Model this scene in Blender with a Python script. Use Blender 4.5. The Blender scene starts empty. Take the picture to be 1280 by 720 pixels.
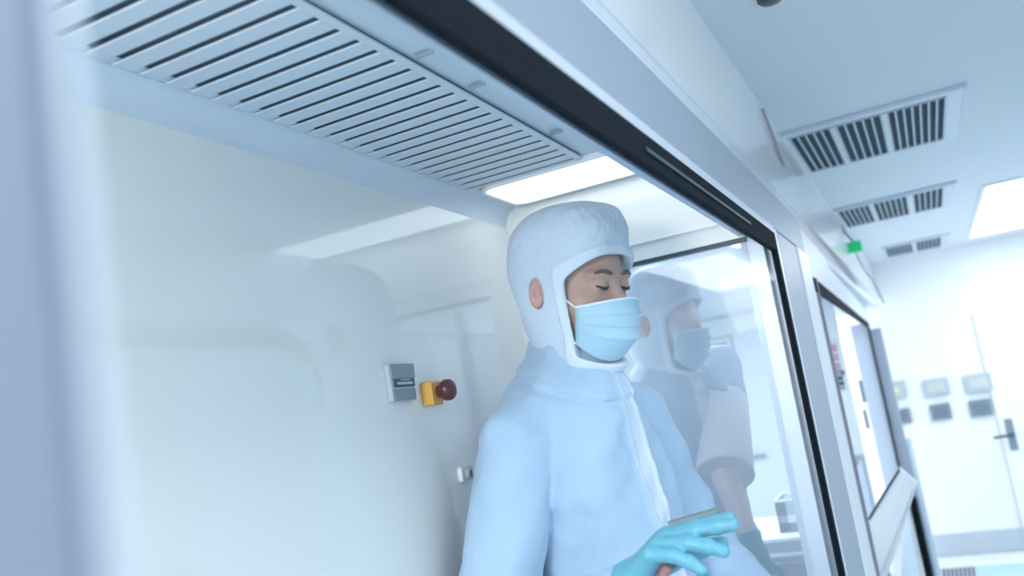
import bpy, math, numpy as np, random
from mathutils import Matrix, Vector, Euler
random.seed(3)
C = bpy.context.scene
COL = C.collection
H = 1.55                      # camera height above the corridor floor
R_ = np.array([[0.8909521512311934, 0.42561441459813504, -0.15829288], [-0.20564193793, 0.06737303667, -0.9763054170], [-0.404864986854, 0.9023930651416, 0.14755032499]])
F_ = 1115.4255

# ------------------------------------------------------------------ materials
def mat(name, col, rough=.5, metal=0, spec=.5, coat=0, noise=0, nscale=30, bump=0, bscale=200, emit=None, estr=0, sss=0, sheen=0, coat_rough=.04, trans=0):
    m = bpy.data.materials.new(name); m.use_nodes = True
    nt = m.node_tree; b = nt.nodes['Principled BSDF']
    b.inputs['Base Color'].default_value = (*col, 1)
    b.inputs['Roughness'].default_value = rough
    b.inputs['Metallic'].default_value = metal
    b.inputs['Specular IOR Level'].default_value = spec
    b.inputs['Coat Weight'].default_value = coat
    b.inputs['Coat Roughness'].default_value = coat_rough; b.inputs['Coat IOR'].default_value = 1.75 if coat == 1 else 1.5
    b.inputs['Sheen Weight'].default_value = sheen
    b.inputs['Transmission Weight'].default_value = trans
    if sss:
        b.inputs['Subsurface Weight'].default_value = sss
        b.inputs['Subsurface Radius'].default_value = (.01, .004, .002)
    tc = nt.nodes.new('ShaderNodeTexCoord')
    if noise:
        n = nt.nodes.new('ShaderNodeTexNoise'); n.inputs['Scale'].default_value = nscale
        n.inputs['Detail'].default_value = 4
        nt.links.new(tc.outputs['Object'], n.inputs['Vector'])
        mx = nt.nodes.new('ShaderNodeMix'); mx.data_type = 'RGBA'
        mx.inputs[6].default_value = (*[c * (1 - noise) for c in col], 1)
        mx.inputs[7].default_value = (*[min(1, c * (1 + noise * .6)) for c in col], 1)
        nt.links.new(n.outputs['Fac'], mx.inputs[0])
        nt.links.new(mx.outputs[2], b.inputs['Base Color'])
    if bump:
        n2 = nt.nodes.new('ShaderNodeTexNoise'); n2.inputs['Scale'].default_value = bscale
        n2.inputs['Detail'].default_value = 3
        nt.links.new(tc.outputs['Object'], n2.inputs['Vector'])
        bp = nt.nodes.new('ShaderNodeBump'); bp.inputs['Strength'].default_value = bump
        bp.inputs['Distance'].default_value = .01
        nt.links.new(n2.outputs['Fac'], bp.inputs['Height']); nt.links.new(bp.outputs[0], b.inputs['Normal'])
    if emit:
        b.inputs['Emission Color'].default_value = (*emit, 1); b.inputs['Emission Strength'].default_value = estr
    return m

def glass_mat(name, tint=(.97, .985, 1), refl=.06, rough=.01, haze=0.0):
    m = bpy.data.materials.new(name); m.use_nodes = True
    nt = m.node_tree; nt.nodes.clear()
    out = nt.nodes.new('ShaderNodeOutputMaterial')
    tr = nt.nodes.new('ShaderNodeBsdfTransparent'); tr.inputs[0].default_value = (*tint, 1)
    gl = nt.nodes.new('ShaderNodeBsdfGlossy'); gl.inputs['Roughness'].default_value = rough
    lw = nt.nodes.new('ShaderNodeFresnel'); lw.inputs['IOR'].default_value = 1.3
    mul = nt.nodes.new('ShaderNodeMath'); mul.operation = 'MULTIPLY'; mul.inputs[1].default_value = refl
    mx = nt.nodes.new('ShaderNodeMixShader')
    nt.links.new(lw.outputs[0], mul.inputs[0]); nt.links.new(mul.outputs[0], mx.inputs[0])
    nt.links.new(tr.outputs[0], mx.inputs[1]); nt.links.new(gl.outputs[0], mx.inputs[2])
    last = mx
    if haze:
        df = nt.nodes.new('ShaderNodeBsdfTranslucent'); df.inputs[0].default_value = (.9, .95, 1, 1)
        d2 = nt.nodes.new('ShaderNodeBsdfDiffuse'); d2.inputs[0].default_value = (.9, .95, 1, 1)
        a = nt.nodes.new('ShaderNodeMixShader'); a.inputs[0].default_value = .5
        nt.links.new(df.outputs[0], a.inputs[1]); nt.links.new(d2.outputs[0], a.inputs[2])
        m2 = nt.nodes.new('ShaderNodeMixShader'); m2.inputs[0].default_value = haze
        nt.links.new(mx.outputs[0], m2.inputs[1]); nt.links.new(a.outputs[0], m2.inputs[2]); last = m2
    nt.links.new(last.outputs[0], out.inputs[0])
    return m

M = dict(
    wall=mat('white_panel', (.85, .88, .92), .28, spec=.5, coat=.35, coat_rough=.05, noise=.015, nscale=2),
    cabinwall=mat('gloss_panel', (.84, .86, .83), .30, spec=.5, coat=1, coat_rough=.035, noise=.02, nscale=1.5),
    farwall=mat('far_panel', (.88, .92, .95), .35, noise=.01, nscale=2),
    ceil=mat('ceiling_paint', (.72, .775, .84), .5, noise=.02, nscale=2),
    cabinceil=mat('cabin_ceiling_paint', (.66, .74, .82), .4, noise=.02, nscale=3),
    slot=mat('slot_dark', (.05, .085, .125), .7, spec=.1, noise=.1, nscale=20),
    alu=mat('anodised_aluminium', (.35, .41, .50), .42, metal=.25, noise=.03, nscale=6),
    alu_l=mat('light_aluminium', (.62, .69, .78), .38, metal=.2, noise=.02, nscale=6),
    post=mat('post_paint', (.23, .28, .37), .5, noise=.02, nscale=6),
    white=mat('white_lacquer', (.86, .9, .94), .35, noise=.01, nscale=5),
    black=mat('black_rubber', (.005, .010, .017), .8, spec=.12, noise=.2, nscale=40),
    dark=mat('dark_grey_metal', (.05, .075, .1), .45, noise=.1, nscale=30),
    grey=mat('grey_plastic', (.23, .29, .34), .4, noise=.05, nscale=40),
    lgrey=mat('light_grey_plastic', (.47, .54, .59), .4, noise=.03, nscale=40),
    vent=mat('vent_blade', (.16, .22, .28), .45, noise=.05, nscale=20),
    yellow=mat('yellow_plastic', (.80, .42, .07), .4, noise=.05, nscale=40),
    red=mat('dark_red_plastic', (.085, .006, .009), .35, noise=.1, nscale=40),
    green=mat('green_lens', (.0, .42, .14), .3, emit=(0, .5, .18), estr=.35),
    floor=mat('cyan_vinyl', (.48, .74, .82), .22, coat=.3, noise=.04, nscale=12),
    whitefloor=mat('white_border_vinyl', (.85, .9, .93), .3, noise=.02, nscale=12),
    cabfloor=mat('cabin_vinyl', (.55, .68, .76), .3, noise=.03, nscale=12),
    skirt=mat('grey_skirting', (.50, .58, .65), .4, noise=.02, nscale=8),
    suit=mat('coverall_cloth', (.39, .55, .72), .75, spec=.2, noise=.04, nscale=14, bump=.12, bscale=60, sheen=.25),
    hood=mat('hood_cloth', (.58, .70, .83), .75, spec=.2, noise=.05, nscale=25, bump=.2, bscale=90, sheen=.3),
    rim=mat('hood_band_cloth', (.66, .77, .90), .7, spec=.2, noise=.03, nscale=30, bump=.1, bscale=120, sheen=.3),
    seam=mat('seam_piping', (.60, .71, .84), .7, noise=.02),
    mask=mat('mask_cloth', (.39, .64, .78), .7, spec=.2, noise=.04, nscale=40, bump=.1, bscale=200, sheen=.2),
    maskw=mat('mask_edge', (.78, .87, .93), .7, noise=.02),
    skin=mat('skin', (.50, .33, .27), .5, spec=.35, noise=.06, nscale=22, sss=.12),
    skin_p=mat('pale_skin', (.85, .70, .71), .5, spec=.3, noise=.05, nscale=22, sss=.1),
    earskin=mat('ear_skin', (.60, .34, .32), .5, spec=.3, noise=.08, nscale=30, sss=.15),
    lash=mat('lash_hair', (.035, .02, .018), .7, noise=.2, nscale=60),
    brow=mat('brow_hair', (.12, .08, .07), .8, noise=.3, nscale=300),
    eye=mat('eye', (.35, .33, .33), .15, noise=.05, nscale=60),
    glove=mat('nitrile_glove', (.12, .41, .54), .42, spec=.5, noise=.06, nscale=40, bump=.15, bscale=120),
    boot=mat('white_boot', (.75, .8, .85), .5, noise=.03),
    whitecloth=mat('white_cloth', (.86, .86, .9), .8, spec=.2, noise=.02, bump=.1, bscale=60),
    paper=mat('paper', (.78, .84, .86), .8, noise=.02),
    ink=mat('ink_grey', (.30, .38, .42), .7, noise=.05),
    pink=mat('pink_print', (.55, .35, .42), .7, noise=.05),
    tube=mat('grey_tone_tube', (.16, .23, .24), .4, noise=.08, nscale=60),
    vialred=mat('pinkish_vial', (.5, .22, .22), .3, noise=.3, nscale=120),
    cable=mat('grey_cable', (.42, .36, .42), .5, noise=.1, nscale=50),
    lamp=mat('lamp_diffuser', (.9, .95, 1), .5, emit=(.90, .96, 1), estr=1.25),
    lamp2=mat('room_lamp_diffuser', (.9, .95, 1), .5, emit=(.90, .96, 1), estr=2.0),
    glass=glass_mat('window_glass', refl=.045),
    glass2=glass_mat('end_glass', tint=(.97, .99, 1), refl=.3, haze=.18),  # white haze veil mixed into the pane, fading what stands behind
    acrylic=glass_mat('clear_acrylic', tint=(.86, .92, .95), refl=1.5, haze=.05),
    wwin=mat('switch_lens', (.55, .62, .60), .25, noise=.15, nscale=30),
)

# ------------------------------------------------------------------ helpers
def mesh_obj(name, verts, faces, m, parent=None, smooth=False, mats=None, fidx=None):
    me = bpy.data.meshes.new(name); me.from_pydata([tuple(v) for v in verts], [], [tuple(f) for f in faces])
    for x in (mats or [m]): me.materials.append(x)
    if smooth: me.polygons.foreach_set('use_smooth', [True] * len(me.polygons))
    if fidx is not None: me.polygons.foreach_set('material_index', fidx)
    me.update()
    o = bpy.data.objects.new(name, me); COL.objects.link(o)
    if parent: o.parent = parent
    return o

class MB:
    """collects shapes for one mesh"""
    def __init__(s): s.v = []; s.f = []
    def box(s, x0, x1, y0, y1, z0, z1, c=0, T=None):
        # box with small chamfered edges (c)
        if c <= 0:
            vs = [(x, y, z) for x in (x0, x1) for y in (y0, y1) for z in (z0, z1)]
            fs = [(0, 1, 3, 2), (4, 6, 7, 5), (0, 4, 5, 1), (2, 3, 7, 6), (0, 2, 6, 4), (1, 5, 7, 3)]
        else:
            vs = []; idx = {}
            X = (x0, x1); Y = (y0, y1); Z = (z0, z1); sg = (1, -1)
            for i in (0, 1):
                for j in (0, 1):
                    for k in (0, 1):
                        idx[i, j, k, 0] = len(vs); vs.append((X[i], Y[j] + sg[j] * c, Z[k] + sg[k] * c))
                        idx[i, j, k, 1] = len(vs); vs.append((X[i] + sg[i] * c, Y[j], Z[k] + sg[k] * c))
                        idx[i, j, k, 2] = len(vs); vs.append((X[i] + sg[i] * c, Y[j] + sg[j] * c, Z[k]))
            fs = []
            for i in (0, 1): fs.append([idx[i, 0, 0, 0], idx[i, 0, 1, 0], idx[i, 1, 1, 0], idx[i, 1, 0, 0]][::1 if i == 0 else -1])
            for j in (0, 1): fs.append([idx[0, j, 0, 1], idx[1, j, 0, 1], idx[1, j, 1, 1], idx[0, j, 1, 1]][::1 if j == 0 else -1])
            for k in (0, 1): fs.append([idx[0, 0, k, 2], idx[0, 1, k, 2], idx[1, 1, k, 2], idx[1, 0, k, 2]][::1 if k == 0 else -1])
            for i in (0, 1):
                for j in (0, 1): fs.append([idx[i, j, 0, 0], idx[i, j, 0, 1], idx[i, j, 1, 1], idx[i, j, 1, 0]])
            for i in (0, 1):
                for k in (0, 1): fs.append([idx[i, 0, k, 0], idx[i, 0, k, 2], idx[i, 1, k, 2], idx[i, 1, k, 0]])
            for j in (0, 1):
                for k in (0, 1): fs.append([idx[0, j, k, 1], idx[0, j, k, 2], idx[1, j, k, 2], idx[1, j, k, 1]])
            for i in (0, 1):
                for j in (0, 1):
                    for k in (0, 1): fs.append([idx[i, j, k, 0], idx[i, j, k, 1], idx[i, j, k, 2]])
        n = len(s.v)
        if T is not None: vs = [tuple(T @ Vector(v)) for v in vs]
        s.v += vs; s.f += [tuple(n + a for a in f) for f in fs]
        return s
    def prism(s, poly, axis, a0, a1):
        """poly: 2D points in the two other axes (order x<y<z), extruded along axis"""
        n = len(s.v); k = len(poly)
        for a in (a0, a1):
            for p in poly:
                q = list(p); q.insert(axis, a); s.v.append(tuple(q))
        s.f += [tuple(range(n, n + k)), tuple(range(n + 2 * k - 1, n + k - 1, -1))]
        s.f += [(n + i, n + (i + 1) % k, n + k + (i + 1) % k, n + k + i) for i in range(k)]
        return s
    def tube(s, pts, r, seg=10, cap=True, radii=None):
        pts = [Vector(p) for p in pts]; n0 = len(s.v)
        up = Vector((0, 0, 1)); 
        for i, p in enumerate(pts):
            d = (pts[min(i + 1, len(pts) - 1)] - pts[max(i - 1, 0)]).normalized()
            a = d.cross(up)
            if a.length < .05: a = d.cross(Vector((1, 0, 0)))
            a.normalize(); b = d.cross(a).normalized()
            rr = radii[i] if radii else r
            for k in range(seg):
                t = 2 * math.pi * k / seg
                s.v.append(tuple(p + a * rr * math.cos(t) + b * rr * math.sin(t)))
        for i in range(len(pts) - 1):
            for k in range(seg):
                q = n0 + i * seg
                s.f.append((q + k, q + (k + 1) % seg, q + seg + (k + 1) % seg, q + seg + k))
        if cap:
            s.f.append(tuple(range(n0 + seg - 1, n0 - 1, -1)))
            e = n0 + (len(pts) - 1) * seg; s.f.append(tuple(range(e, e + seg)))
        return s
    def lathe(s, prof, origin, ax=Vector((0, 0, 1)), seg=24):
        q = Vector((0, 0, 1)).rotation_difference(Vector(ax)); n0 = len(s.v)
        for r, z in prof:
            for k in range(seg):
                t = 2 * math.pi * k / seg
                s.v.append(tuple(Vector(origin) + q @ Vector((r * math.cos(t), r * math.sin(t), z))))
        for i in range(len(prof) - 1):
            for k in range(seg):
                a = n0 + i * seg
                s.f.append((a + k, a + (k + 1) % seg, a + seg + (k + 1) % seg, a + seg + k))
        s.f.append(tuple(range(n0 + seg - 1, n0 - 1, -1)))
        e = n0 + (len(prof) - 1) * seg; s.f.append(tuple(range(e, e + seg)))
        return s
    def build(s, name, m, parent=None, smooth=False, origin=None):
        vs = s.v
        if origin is not None: vs = [(v[0] - origin[0], v[1] - origin[1], v[2] - origin[2]) for v in vs]
        o = mesh_obj(name, vs, s.f, m, parent, smooth)
        if origin is not None: o.location = origin
        if smooth:
            me = o.data
            md = o.modifiers.new('es', 'EDGE_SPLIT'); md.split_angle = math.radians(40)
        return o

def tag(o, label=None, cat=None, group=None, kind=None):
    if label: o['label'] = label
    if cat: o['category'] = cat
    if group: o['group'] = group
    if kind: o['kind'] = kind
    return o
def struct(o): o['kind'] = 'structure'; return o
def empty(name, loc, rz=0):
    o = bpy.data.objects.new(name, None); COL.objects.link(o); o.location = loc; o.rotation_euler = (0, 0, rz); o.empty_display_size = .05
    return o
def bx(name, m, x0, x1, y0, y1, z0, z1, c=0, parent=None):   # z relative to the eye height
    o = MB().box(x0, x1, y0, y1, z0 + (0 if parent else H), z1 + (0 if parent else H), c).build(name, m, parent)
    return o

# ------------------------------------------------------------------ camera
cam = bpy.data.cameras.new('camera'); co = bpy.data.objects.new('camera', cam); COL.objects.link(co)
mw = Matrix.Identity(4)
u, _, vt = np.linalg.svd(R_); Rn = u @ vt
for i in range(3):
    mw[i][0] = Rn[0][i]; mw[i][1] = -Rn[1][i]; mw[i][2] = -Rn[2][i]
mw[0][3] = 0; mw[1][3] = 0; mw[2][3] = H
co.matrix_world = mw
cam.lens = F_ / 1280 * 36; cam.sensor_width = 36; cam.clip_start = .01
cam.dof.use_dof = True; cam.dof.focus_distance = 1.5
cam.dof.aperture_fstop = (cam.lens / 1000) / .009
C.camera = co

# ------------------------------------------------------------------ the room
YF = 7.85; XR = 1.35; Y0 = -2.6
struct(MB().box(-.30, XR, Y0, 7.42, -.02, 0).build('floor', M['floor']))
struct(MB().box(-.30, XR, 7.42, YF, -.02, .001).build('floor_border', M['whitefloor']))
struct(bx('ceiling_corridor', M['ceil'], -.42, XR, Y0, YF, .80, .84))
struct(bx('wall_far', M['farwall'], -.42, XR, YF, YF + .1, -H, .80))
struct(bx('wall_right', M['wall'], XR, XR + .1, Y0, YF, -H, .80))
struct(bx('wall_left', M['wall'], -.38, -.30, Y0, YF, .52, .80))          # bulkhead above the glazed units
struct(bx('baseboard_far', M['skirt'], -.30, XR, YF - .015, YF, -H + .002, -1.385, .003))
# corridor plinth below the glazed cabin
struct(bx('wall_left_plinth', M['alu_l'], -.29, -.25, -.20, 2.50, -H, -1.05))
# cabin shell
XW = -.806; ZC = .48; YE = 1.82
struct(bx('wall_cabin', M['cabinwall'], XW - .05, XW, -.9, YE + .04, -H, ZC))
struct(bx('ceiling_cabin', M['cabinceil'], XW - .05, -.29, -.9, YE + .04, ZC + .004, ZC + .03))
struct(bx('floor_cabin', M['cabfloor'], XW, -.29, -.9, YE, -H, -1.38))
# cove between ceiling and back wall
r = .045
prof = [(XW, ZC), (XW, ZC - r)] + [(XW + r - r * math.cos(a), ZC - r + r * math.sin(a)) for a in [math.radians(t) for t in range(10, 90, 10)]] + [(XW + r, ZC)]
mb = MB().prism([(p[0], p[1] + H) for p in prof], 1, -.9, YE)
struct(mb.build('trim_1', M['cabinceil'], smooth=True))
# end wall header, side stile, and white bead
struct(bx('wall_end_header', M['cabinwall'], XW, -.29, YE, YE + .04, .293, ZC))
struct(bx('trim_2', M['white'], XW + .0, -.292, YE - .006, YE, .328, .333))
struct(bx('wall_end_stile', M['cabinwall'], XW, XW + .07, YE, YE + .04, -1.38, .293))
struct(bx('wall_end_sill', M['cabinwall'], XW + .07, -.29, YE, YE + .04, -1.38, -.78))

# end glass door
d = tag(struct(empty('door_1', (0, 0, H))))
bx('door_frame', M['dark'], XW + .07, -.292, YE + .008, YE + .03, .286, .293, 0, d)
bx('pane', M['glass2'], XW + .07, -.292, YE + .016, YE + .022, -.78, .286, 0, d)

# ceiling air grille: slots with recessed dark gaps
cv = tag(empty('ceiling_grille', (-.655, 1.0, H + ZC)), 'long white slotted air grille in the cabin ceiling with dark gaps', 'air grille')
y0g, y1g = .36, 1.585
Ng = 31
pitch = (y1g - y0g) / Ng
mbp = MB()
xa, xb = -.775 + .655, -.536 + .655
mbp.box(xa - .02, xa, y0g - 1.0, y1g - 1.0, -.004, -.001)
mbp.box(xb, xb + .012, y0g - 1.0, y1g - 1.0, -.004, -.001)
for i in range(Ng + 1):
    yy = y0g + i * pitch - 1.0
    # blade: 70 percent solid
    mbp.box(xa, xb, yy, yy + pitch * .70 if i < Ng else yy + .012, -.004, -.001, .0008)
mbp.build('grille_panel', M['cabinceil'], cv)
MB().box(xa - .01, xb + .01, y0g - 1.0, y1g - 1.0, .0005, .0035).build('grille_backing', M['slot'], cv)

# cabin ceiling light
cl = tag(empty('ceiling_light', (-.6, 1.69, H + ZC)), 'bright rounded white ceiling light behind the slotted grille, above the masked worker', 'ceiling light', None)
def rrect(x0, x1, y0, y1, r, n=6):
    p = []
    for cx, cy, a0 in ((x1 - r, y1 - r, 0), (x0 + r, y1 - r, 90), (x0 + r, y0 + r, 180), (x1 - r, y0 + r, 270)):
        for k in range(n + 1):
            a = math.radians(a0 + 90 * k / n); p.append((cx + r * math.cos(a), cy + r * math.sin(a)))
    return p
MB().prism(rrect(-.155, .30, -.085, .10, .03), 2, -.006, .003).build('diffuser', M['lamp'], cl)
outer = rrect(-.162, .307, -.092, .107, .035); inner = rrect(-.155, .30, -.085, .10, .03)
mb = MB(); n = len(outer)
for z in (-.009, .003):
    mb.v += [(x, y, z) for x, y in outer]; mb.v += [(x, y, z) for x, y in inner]
for i in range(n):
    j = (i + 1) % n
    mb.f += [(i, j, n + j, n + i), (2 * n + i, 3 * n + i, 3 * n + j, 2 * n + j), (i, 2 * n + i, 2 * n + j, j), (n + i, n + j, 3 * n + j, 3 * n + i)]
mb.build('light_rim', M['white'], cl)

# hinges/clips on ceiling strip
for k, (y, w) in enumerate(((.964, .012), (1.111, .012), (1.408, .006))):
    o = MB().box(-.515, -.488, y - .002, y + .002, H + ZC - .004, H + ZC + .003, .001).build('ceiling_clip', M['grey'])
    tag(o, ['small dark clip in the cabin ceiling, nearest the long air grille\'s middle', 'small dark clip in the cabin ceiling, the middle of three', 'small dark clip in the cabin ceiling, nearest the bright light'][k], 'clip', 'clips on the cabin ceiling')

# glazed unit 1 (the big window)
w1 = struct(empty('window_1', (-.25, 0, H)))
def wb(name, m, x0, x1, y0, y1, z0, z1, c=0): return bx(name, M[m], x0 + .25, x1 + .25, y0, y1, z0, z1, c, w1)
YA, YB = -.10, 1.88
wb('top_rail', 'alu', -.29, -.25, YA - .1, 2.50, .322, .418, .002)
wb('top_bead', 'alu_l', -.272, -.247, YA, YB + .06, .297, .322, .002)
wb('bottom_rail', 'alu', -.29, -.25, YA - .1, 2.50, -1.05, -.88, .002)
o = MB().box(0, .011, YA, YB, .257, .296).box(0, .011, YB - .024, YB, -.90, .257).box(0, .011, YA, YB, -.94, -.90)
o.build('gasket', M['black'], w1)
MB().box(.012, .0135, .95, YB - .3, .272, .2765).build('gasket_lip', M['dark'], w1)
wb('side_stile', 'alu_l', -.285, -.249, YB, YB + .115, -.94, .322, .002)
wb('side_panel', 'alu', -.285, -.249, YB + .117, YB + .42, -1.05, .318, .002)
wb('side_edge', 'white', -.285, -.245, YB + .42, 2.50, -1.05, .318, .003)
wb('jamb_reveal', 'alu_l', -.305, -.262, YB - .034, YB, -.94, .322)
wb('top_filler', 'alu_l', -.302, -.292, YA - .1, 2.50, .296, .52)
wb('pane', 'glass', -.247, -.243, YA + .005, YB - .005, -.91, .285)
wb('pane_corner_clip', 'dark', -.251, -.246, 1.80, 1.862, .282, .296)
# left near post, out of focus
pp = tag(empty('door_post', (-.100, .060, H)), 'out-of-focus rounded grey post close to the left picture edge', 'post')
MB().prism([(x, y) for x, y in rrect(-.034, .006, -.022, .022, .012)], 2, -H, .8).build('post_body', M['post'], pp, smooth=True)
MB().prism([(x, y) for x, y in rrect(-.008, .001, .0222, .026, .0015)], 2, -H, .8).build('post_seal', M['alu_l'], pp, smooth=True)

# glazed unit 2, running slightly askew
w2 = struct(empty('window_2', (-.29, 3.0, H), math.atan2(.08, 3.95)))
def wc(name, m, x0, x1, y0, y1, z0, z1, c=0): return bx(name, M[m], x0, x1, y0, y1, z0, z1, c, w2)
wc('top_rail', 'alu_l', -.04, .0, -.52, 3.98, .298, .45, .002)
wc('gasket', 'black', -.004, .004, -.45, 3.93, .254, .297)
wc('bottom_rail', 'alu_l', -.04, .0, -.52, 3.98, -1.1, -.90, .002)
wc('plinth_panel', 'alu_l', -.04, -.002, -.52, 3.98, -1.545, -1.1)
wc('pane', 'glass', -.010, -.005, -.45, 3.93, -.92, .285)
wc('near_stile', 'alu', -.04, .0, -.5, .10, -.9, .298)
wc('near_seal', 'cable', .0, .007, .0, .012, -.9, .30)
wc('jamb_reveal', 'alu_l', -.125, -.012, 3.90, 3.94, -.9, .30)
wc('jamb_gasket', 'black', -.012, .004, 3.88, 3.90, -.9, .28)
wc('end_post', 'alu', .004, .075, 3.93, 3.99, -1.54, .25, .003)
wc('outer_post', 'alu_l', .076, .11, 3.95, 3.99, -1.54, -.55, .003)
mb = MB()
for k in range(5): mb.box(.008 + k * .011, .017 + k * .011, 3.90, 3.93, -1.54, -.95, .002)
mb.build('ribbed_seal', M['black'], w2)

# room beyond
struct(bx('wall_room_back', M['farwall'], -2.2, -.45, 5.3, 5.4, -1.38, .42))
struct(bx('wall_room_left', M['farwall'], -2.3, -2.2, YE + .04, 5.4, -1.38, .42))
struct(bx('wall_room_front', M['farwall'], -2.2, XW - .05, YE + .0, YE + .04, -1.38, .42))
struct(bx('floor_room', M['cabfloor'], -2.2, -.42, YE + .04, 5.4, -H, -1.38))
struct(bx('ceiling_room', M['ceil'], -2.3, -.305, YE + .04, 7.6, .42, .45))
struct(bx('trim_3', M['skirt'], -2.2, -.45, 5.285, 5.3, .405, .419))

def P(x, y, axis, val):
    v = np.array(Rn).T @ np.array([(x - 640) / F_, (y - 360) / F_, 1.0]); t = val / v[axis]; v = v * t
    return Vector((v[0], v[1], v[2] + H))

# room light seen through glass
o = MB().prism(rrect(-.47, -.39, 2.35, 2.75, .03), 2, H + .412, H + .42).build('ceiling_panel_light', M['lamp2'])
tag(o, 'small bright ceiling light seen through the end glass, right of the worker', 'ceiling light')

# notice on back wall of the room
c0 = P(880, 424, 1, 5.29); c1 = P(922, 456, 1, 5.29)
nb = empty('wall_notice', ((c0.x + c1.x) / 2, 5.298, (c0.z + c1.z) / 2)); tag(nb, 'pale framed notice sheet on the wall of the room beyond', 'notice')
w, h = (c1.x - c0.x) / 2, abs(c0.z - c1.z) / 2
MB().box(-w, w, -.012, 0, -h, h, .002).build('sheet_holder', M['lgrey'], nb)
MB().box(-w + .015, w - .015, -.014, -.012, -h + .015, h - .015).build('sheet', M['paper'], nb)
mb = MB()
for k in range(4): mb.box(-w * .7, w * (.6 - .1 * (k % 2)), -.0148, -.014, h * (.5 - .3 * k) - .006, h * (.5 - .3 * k) + .006)
mb.build('printed_lines', M['ink'], nb)
# rail handle on room wall
c0 = P(925, 573, 1, 5.25); c1 = P(957, 572, 1, 5.25)
hd = tag(empty('wall_pull_rail', (c0.x, 5.3, c0.z)), 'thin grey horizontal pull handle on the far wall behind the end glass', 'handle')
w = c1.x - c0.x
MB().tube([(0, -.04, 0), (w, -.04, 0)], .011).build('grip', M['grey'], hd)
for k in (.1, .9): MB().tube([(w * k, 0, 0), (w * k, -.04, 0)], .008).build('standoff', M['grey'], hd)

# pink notice strips inside window 2
for k, (px, py, pw, ph, m, lab) in enumerate(((1043, 447, 6, 22, 'pink', 'small pink printed label inside the second window, upper one'), (1050, 476, 5, 12, 'ink', 'small grey printed label inside the second window, below the pink one'))):
    a = P(px, py, 1, 5.296)
    nt = empty('printed_label', (a.x, 5.3, a.z)); tag(nt, lab, 'label', 'printed labels inside the second window')
    s = 5.3 / F_
    MB().box(-pw * s * 1.4, pw * s * 1.4, -.006, 0, -ph * s, ph * s, .002).build('label_plate', M['paper'], nt)
    mb = MB()
    for q in range(3): mb.box(-pw * s, pw * s * .8, -.0075, -.006, ph * s * (.5 - .5 * q) - .022, ph * s * (.5 - .5 * q) + .022)
    mb.build('label_print', M[m], nt)
# two thin handles further right
for k, (px, py, ph) in enumerate(((1078, 489, 13), (1083, 524, 11))):
    a = P(px, py, 1, 5.28)
    s = 5.3 / F_
    o = empty('short_pull', (a.x, 5.3, a.z)); tag(o, ['upper of two short grey pulls seen through the second window', 'lower of two short grey pulls seen through the second window'][k], 'handle', 'pull handles behind the second window')
    MB().tube([(0, -.03, -ph * s), (0, -.03, ph * s)], .010).build('grip', M['grey'], o)
    for q in (-.8, .8): MB().tube([(0, 0, q * ph * s), (0, -.03, q * ph * s)], .006).build('standoff', M['grey'], o)

# cabinet in window 2
a = P(1070, 582, 1, 4.9); b = P(1110, 680, 1, 4.9)
cb = tag(empty('storage_cabinet', (a.x, 4.9, H - 1.38)), 'low pale grey cabinet behind the lower part of the second window', 'cabinet')
hc = a.z - (H - 1.38)
MB().box(-.22, .0, .02, .38, 0, hc, .004).build('cabinet_body', M['alu_l'], cb)
MB().box(-.23, .01, .0, .40, hc, hc + .015, .003).build('cabinet_top', M['grey'], cb)
MB().box(-.22, .0, .005, .02, hc - .19, hc - .17, .001).build('drawer_gap', M['dark'], cb)
MB().box(-.215, -.005, .003, .02, hc - .165, hc - .008, .003).build('drawer', M['alu_l'], cb)
MB().box(-.215, -.005, .003, .02, .02, hc - .195, .003).build('door', M['alu'], cb)

# bench + tray beyond glass
bn = tag(empty('lab_bench', (-.45, 2.75, H - 1.38)), 'white-topped grey workbench seen through the end glass beside the bare forearm', 'bench')
ht = 1.38 - .452
MB().box(-.40, .105, -.02, .42, ht - .012, ht, .002).build('bench_top', M['white'], bn)
MB().box(-.40, .105, -.012, .0, ht - .055, ht - .044, .002).build('front_rail', M['white'], bn)
MB().box(-.385, .09, .0, .40, .0, ht - .0121, .003).build('bench_cabinet', M['lgrey'], bn)
MB().box(-.375, -.15, -.012, .0, ht - .16, ht - .07, .002).build('drawer', M['grey'], bn)
MB().box(-.14, .08, -.012, .0, ht - .16, ht - .07, .002).build('drawer', M['grey'], bn)
ty = tag(empty('acrylic_tray', (-.42, 2.9, H - 1.38 + ht)), 'clear acrylic box with white rim standing on the workbench', 'tray')
mb = MB()
for (x0, x1, y0, y1) in ((-.10, .07, -.08, -.077), (-.10, .07, .077, .08), (-.10, -.097, -.08, .08), (.067, .07, -.08, .08)): mb.box(x0, x1, y0, y1, 0, .09)
mb.box(-.10, .07, -.08, .08, 0, .003)
mb.build('tray_body', M['acrylic'], ty)
mb = MB()
for (x0, x1, y0, y1) in ((-.104, .074, -.084, -.076), (-.104, .074, .076, .084), (-.104, -.096, -.076, .076), (.066, .074, -.076, .076)): mb.box(x0, x1, y0, y1, .09, .097, .001)
mb.build('tray_rim', M['white'], ty)
for k, (x, y, s) in enumerate(((-.385, 2.80 - .0, .9), (-.372, 2.755, .75))):
    pass
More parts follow.
